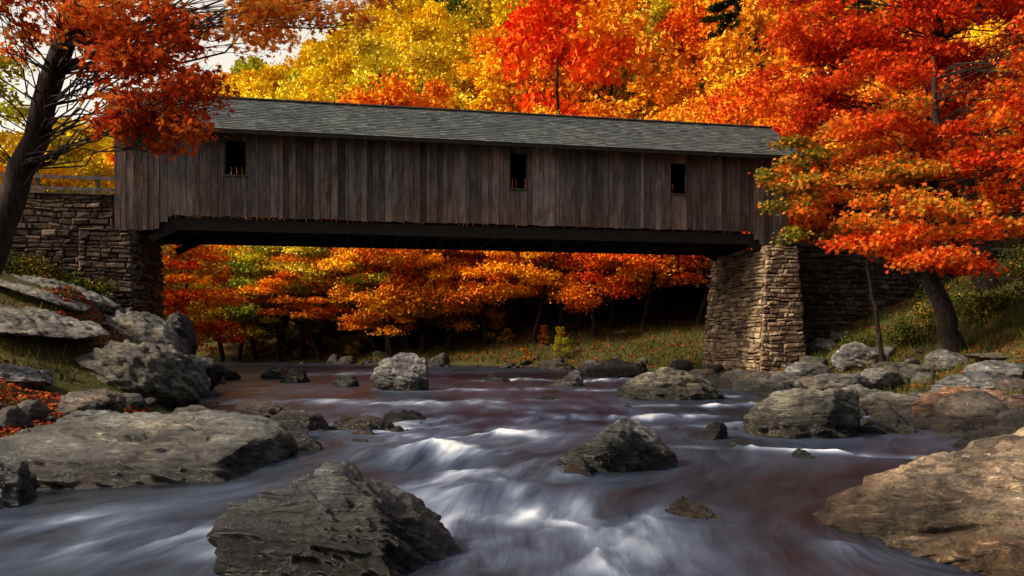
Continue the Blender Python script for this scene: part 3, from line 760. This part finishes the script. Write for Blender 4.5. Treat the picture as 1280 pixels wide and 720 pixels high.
hero("sapling_tree",[(14.7,31.5,zs-.2),(14.3,31.4,3),(13.9,31.3,5),(13.9,31.2,7.5)],[.11,.09,.07,.03],[((13.5,31,6.8),(1.6,1,1),9,.2)],M_orange,.17,260,9,(.5,.8),.4,MAPLE,.03)
def pine(x,y,h,seed,name="pine_tree"):
    rs=np.random.RandomState(seed); z0=float(H(np.array([x]),np.array([y]))[0]); e=empty(name,(x,y,z0)); tm=MB(); lm=MB()
    tube(tm,[(0,0,-.5),(0,0,h*.5),(0,0,h)],[.28,.18,.03],8,0)
    z=h*.15
    while z<h:
        r=(1-z/h)*h*.2+.25
        for k in range(8):
            a=rs.uniform(0,6.28); rr=r*rs.uniform(.7,1.1); b=np.array([math.cos(a)*rr,math.sin(a)*rr,z-.22*rr])
            tube(tm,[(0,0,z),b],[.04,.01],3,0)
            n=int(70*rr+20); t=rs.uniform(.15,1.05,n)[:,None]; P=np.array([0,0,z])*(1-t)+b*t+rs.normal(0,.16,(n,3))*np.array([1,1,.5])*(rr*.35+.3)
            leaves(lm,P,.28,np.clip(rs.normal(.5,.25,n),0,1),KITE,.7,0,rs)
        z+=.5+.02*h
    tm.obj("trunk",[M_bark],e); lm.obj("needles",[M_pine],e)
pine(19,68,30,1); pine(20.5,52,19,2); pine(26,60,24,3)
def shrub(x,y,r,seed,name="shrub"):
    rs=np.random.RandomState(seed); z0=float(H(np.array([x]),np.array([y]))[0]); mb=MB()
    for i in range(int(10+8*r)):
        C=np.array([rs.normal()*r*.5,rs.normal()*r*.4,rs.uniform(.1,.8)*r])
        tube(mb,[(0,0,-.1),C],[.02,.006],4,1); clump_leaves(mb,C,r*.4,r*.3,150,.11,rs.uniform(.1,.7),rs)
    mb.obj(name,[M_shrub,M_bark],loc=(x,y,z0))
for i,(x,y,r) in enumerate([(-17.3,28.6,1.1),(-15.6,28.8,.8),(-19,27.8,1.2),(-14.9,27.6,.6),(-20.5,29,1.3),(-18.2,29.6,1.3),(-16.4,30,1.0),(14.8,34.9,1.2),(16.6,33.6,1.2),(18.8,32,1.3),(20.5,30,1.4),(22,33,1.6),(19,35,1.3),(-12,59,1.5),(-17.5,41,1.4),(-20,43,1.5),(18.4,27,.9),(21.5,26,1.2)]): shrub(x,y,r,300+i)

def scatter(n,xr,yr,test):
    x=R.uniform(*xr,n); y=R.uniform(*yr,n); sd=river_sd(x,y); k=test(x,y,sd); x,y=x[k],y[k]; return np.stack([x,y,H(x,y)],1)
P=np.concatenate([scatter(60000,(-22,-7),(9,32),lambda x,y,s:(s>.5)&(fbm2(x*.6,y*.6,3,55)>.46)),scatter(26000,(9,28),(12,38),lambda x,y,s:(s>1.5)&(fbm2(x*.5,y*.5,3,56)>.5))])
P[:,2]+=R.uniform(.01,.06,len(P)); mb=MB(); leaves(mb,P,.11,R.uniform(0,1,len(P)),MAPLE,.35); mb.obj("fallen_leaves",[M_litter])
P=scatter(30000,(-40,40),(38,72),lambda x,y,s:(s>.5)); P[:,2]+=.04; mb=MB(); leaves(mb,P,.2,R.uniform(.1,.9,len(P)),KITE,.4); mb.obj("fallen_leaves",[M_litter])
P=np.concatenate([scatter(80000,(-30,32),(38,66),lambda x,y,s:(s>.4)&(fbm2(x*.3,y*.3,3,66)>.38)),scatter(40000,(10,32),(14,38),lambda x,y,s:(s>2.5)&(fbm2(x*.4,y*.4,3,67)>.44)),scatter(9000,(-22,-9),(14,34),lambda x,y,s:(s>1)&(fbm2(x*.6,y*.6,3,68)>.58))])
n=len(P); hh=R.uniform(.12,.36,n); a=R.uniform(0,6.28,n); w=.022
dx=np.stack([np.cos(a),np.sin(a),np.zeros(n)],1); ln=np.stack([R.normal(0,.35,n),R.normal(0,.35,n),np.ones(n)],1)*hh[:,None]
V=np.stack([P-dx*w,P+dx*w,P+ln],1).reshape(-1,3); mb=MB(); mb.add(V,np.arange(3*n).reshape(n,3),np.repeat(R.uniform(0,1,n)*.85,3)); mb.obj("grass",[M_grass])

# ------------------------------------------------------------------ light, sky, camera
EL=math.radians(38); AZ=math.radians(254)   # azimuth clockwise from +Y
w=bpy.data.worlds.new("World"); scene.world=w; w.use_nodes=True; nt=w.node_tree; nt.nodes.clear()
sky=nt.nodes.new("ShaderNodeTexSky"); sky.sky_type='NISHITA'; sky.sun_disc=False; sky.sun_elevation=EL; sky.sun_rotation=AZ
sky.dust_density=8; sky.air_density=1.2; sky.ozone_density=1
tcw=N(nt,"ShaderNodeTexCoord").outputs['Generated']; sp=N(nt,"ShaderNodeSeparateXYZ"); L(nt,tcw,sp.inputs[0])
cl=noise(nt,mapping(nt,tcw,(1.2,1.2,3.5)),1.6,6,.6)
low=mth(nt,'MULTIPLY_ADD',sp.outputs[2],-1.3,1.25,True)     # thin bright haze low in the sky
north=mth(nt,'MULTIPLY_ADD',sp.outputs[1],.7,.45,True)
hz=mth(nt,'MULTIPLY',mth(nt,'MULTIPLY',low,north),mth(nt,'MULTIPLY_ADD',cl,1.2,.5,True))
skc=mixc(nt,hz,sky.outputs[0],(9.2,8.5,7.3))
bg=nt.nodes.new("ShaderNodeBackground"); bg.inputs[1].default_value=.12
wo=nt.nodes.new("ShaderNodeOutputWorld"); nt.links.new(skc,bg.inputs[0]); nt.links.new(bg.outputs[0],wo.inputs[0])
ld=bpy.data.lights.new("sun",'SUN'); ld.energy=4.2; ld.angle=math.radians(7); ld.color=(1,.84,.63)
lo=bpy.data.objects.new("sun",ld); COL.objects.link(lo)
dv=Vector((math.sin(AZ)*math.cos(EL),math.cos(AZ)*math.cos(EL),math.sin(EL)))
lo.rotation_euler=dv.to_track_quat('Z','Y').to_euler()
cd=bpy.data.cameras.new("camera"); cam=bpy.data.objects.new("camera",cd); COL.objects.link(cam)
cam.location=(0,0,2.0); cam.rotation_euler=(math.radians(90),0,0); cd.lens=28.125; cd.sensor_width=36; cd.shift_y=70/1280
cd.clip_start=.1; cd.clip_end=1500; scene.camera=cam
scene.view_settings.view_transform='Standard'; scene.view_settings.look='None'; scene.view_settings.exposure=0
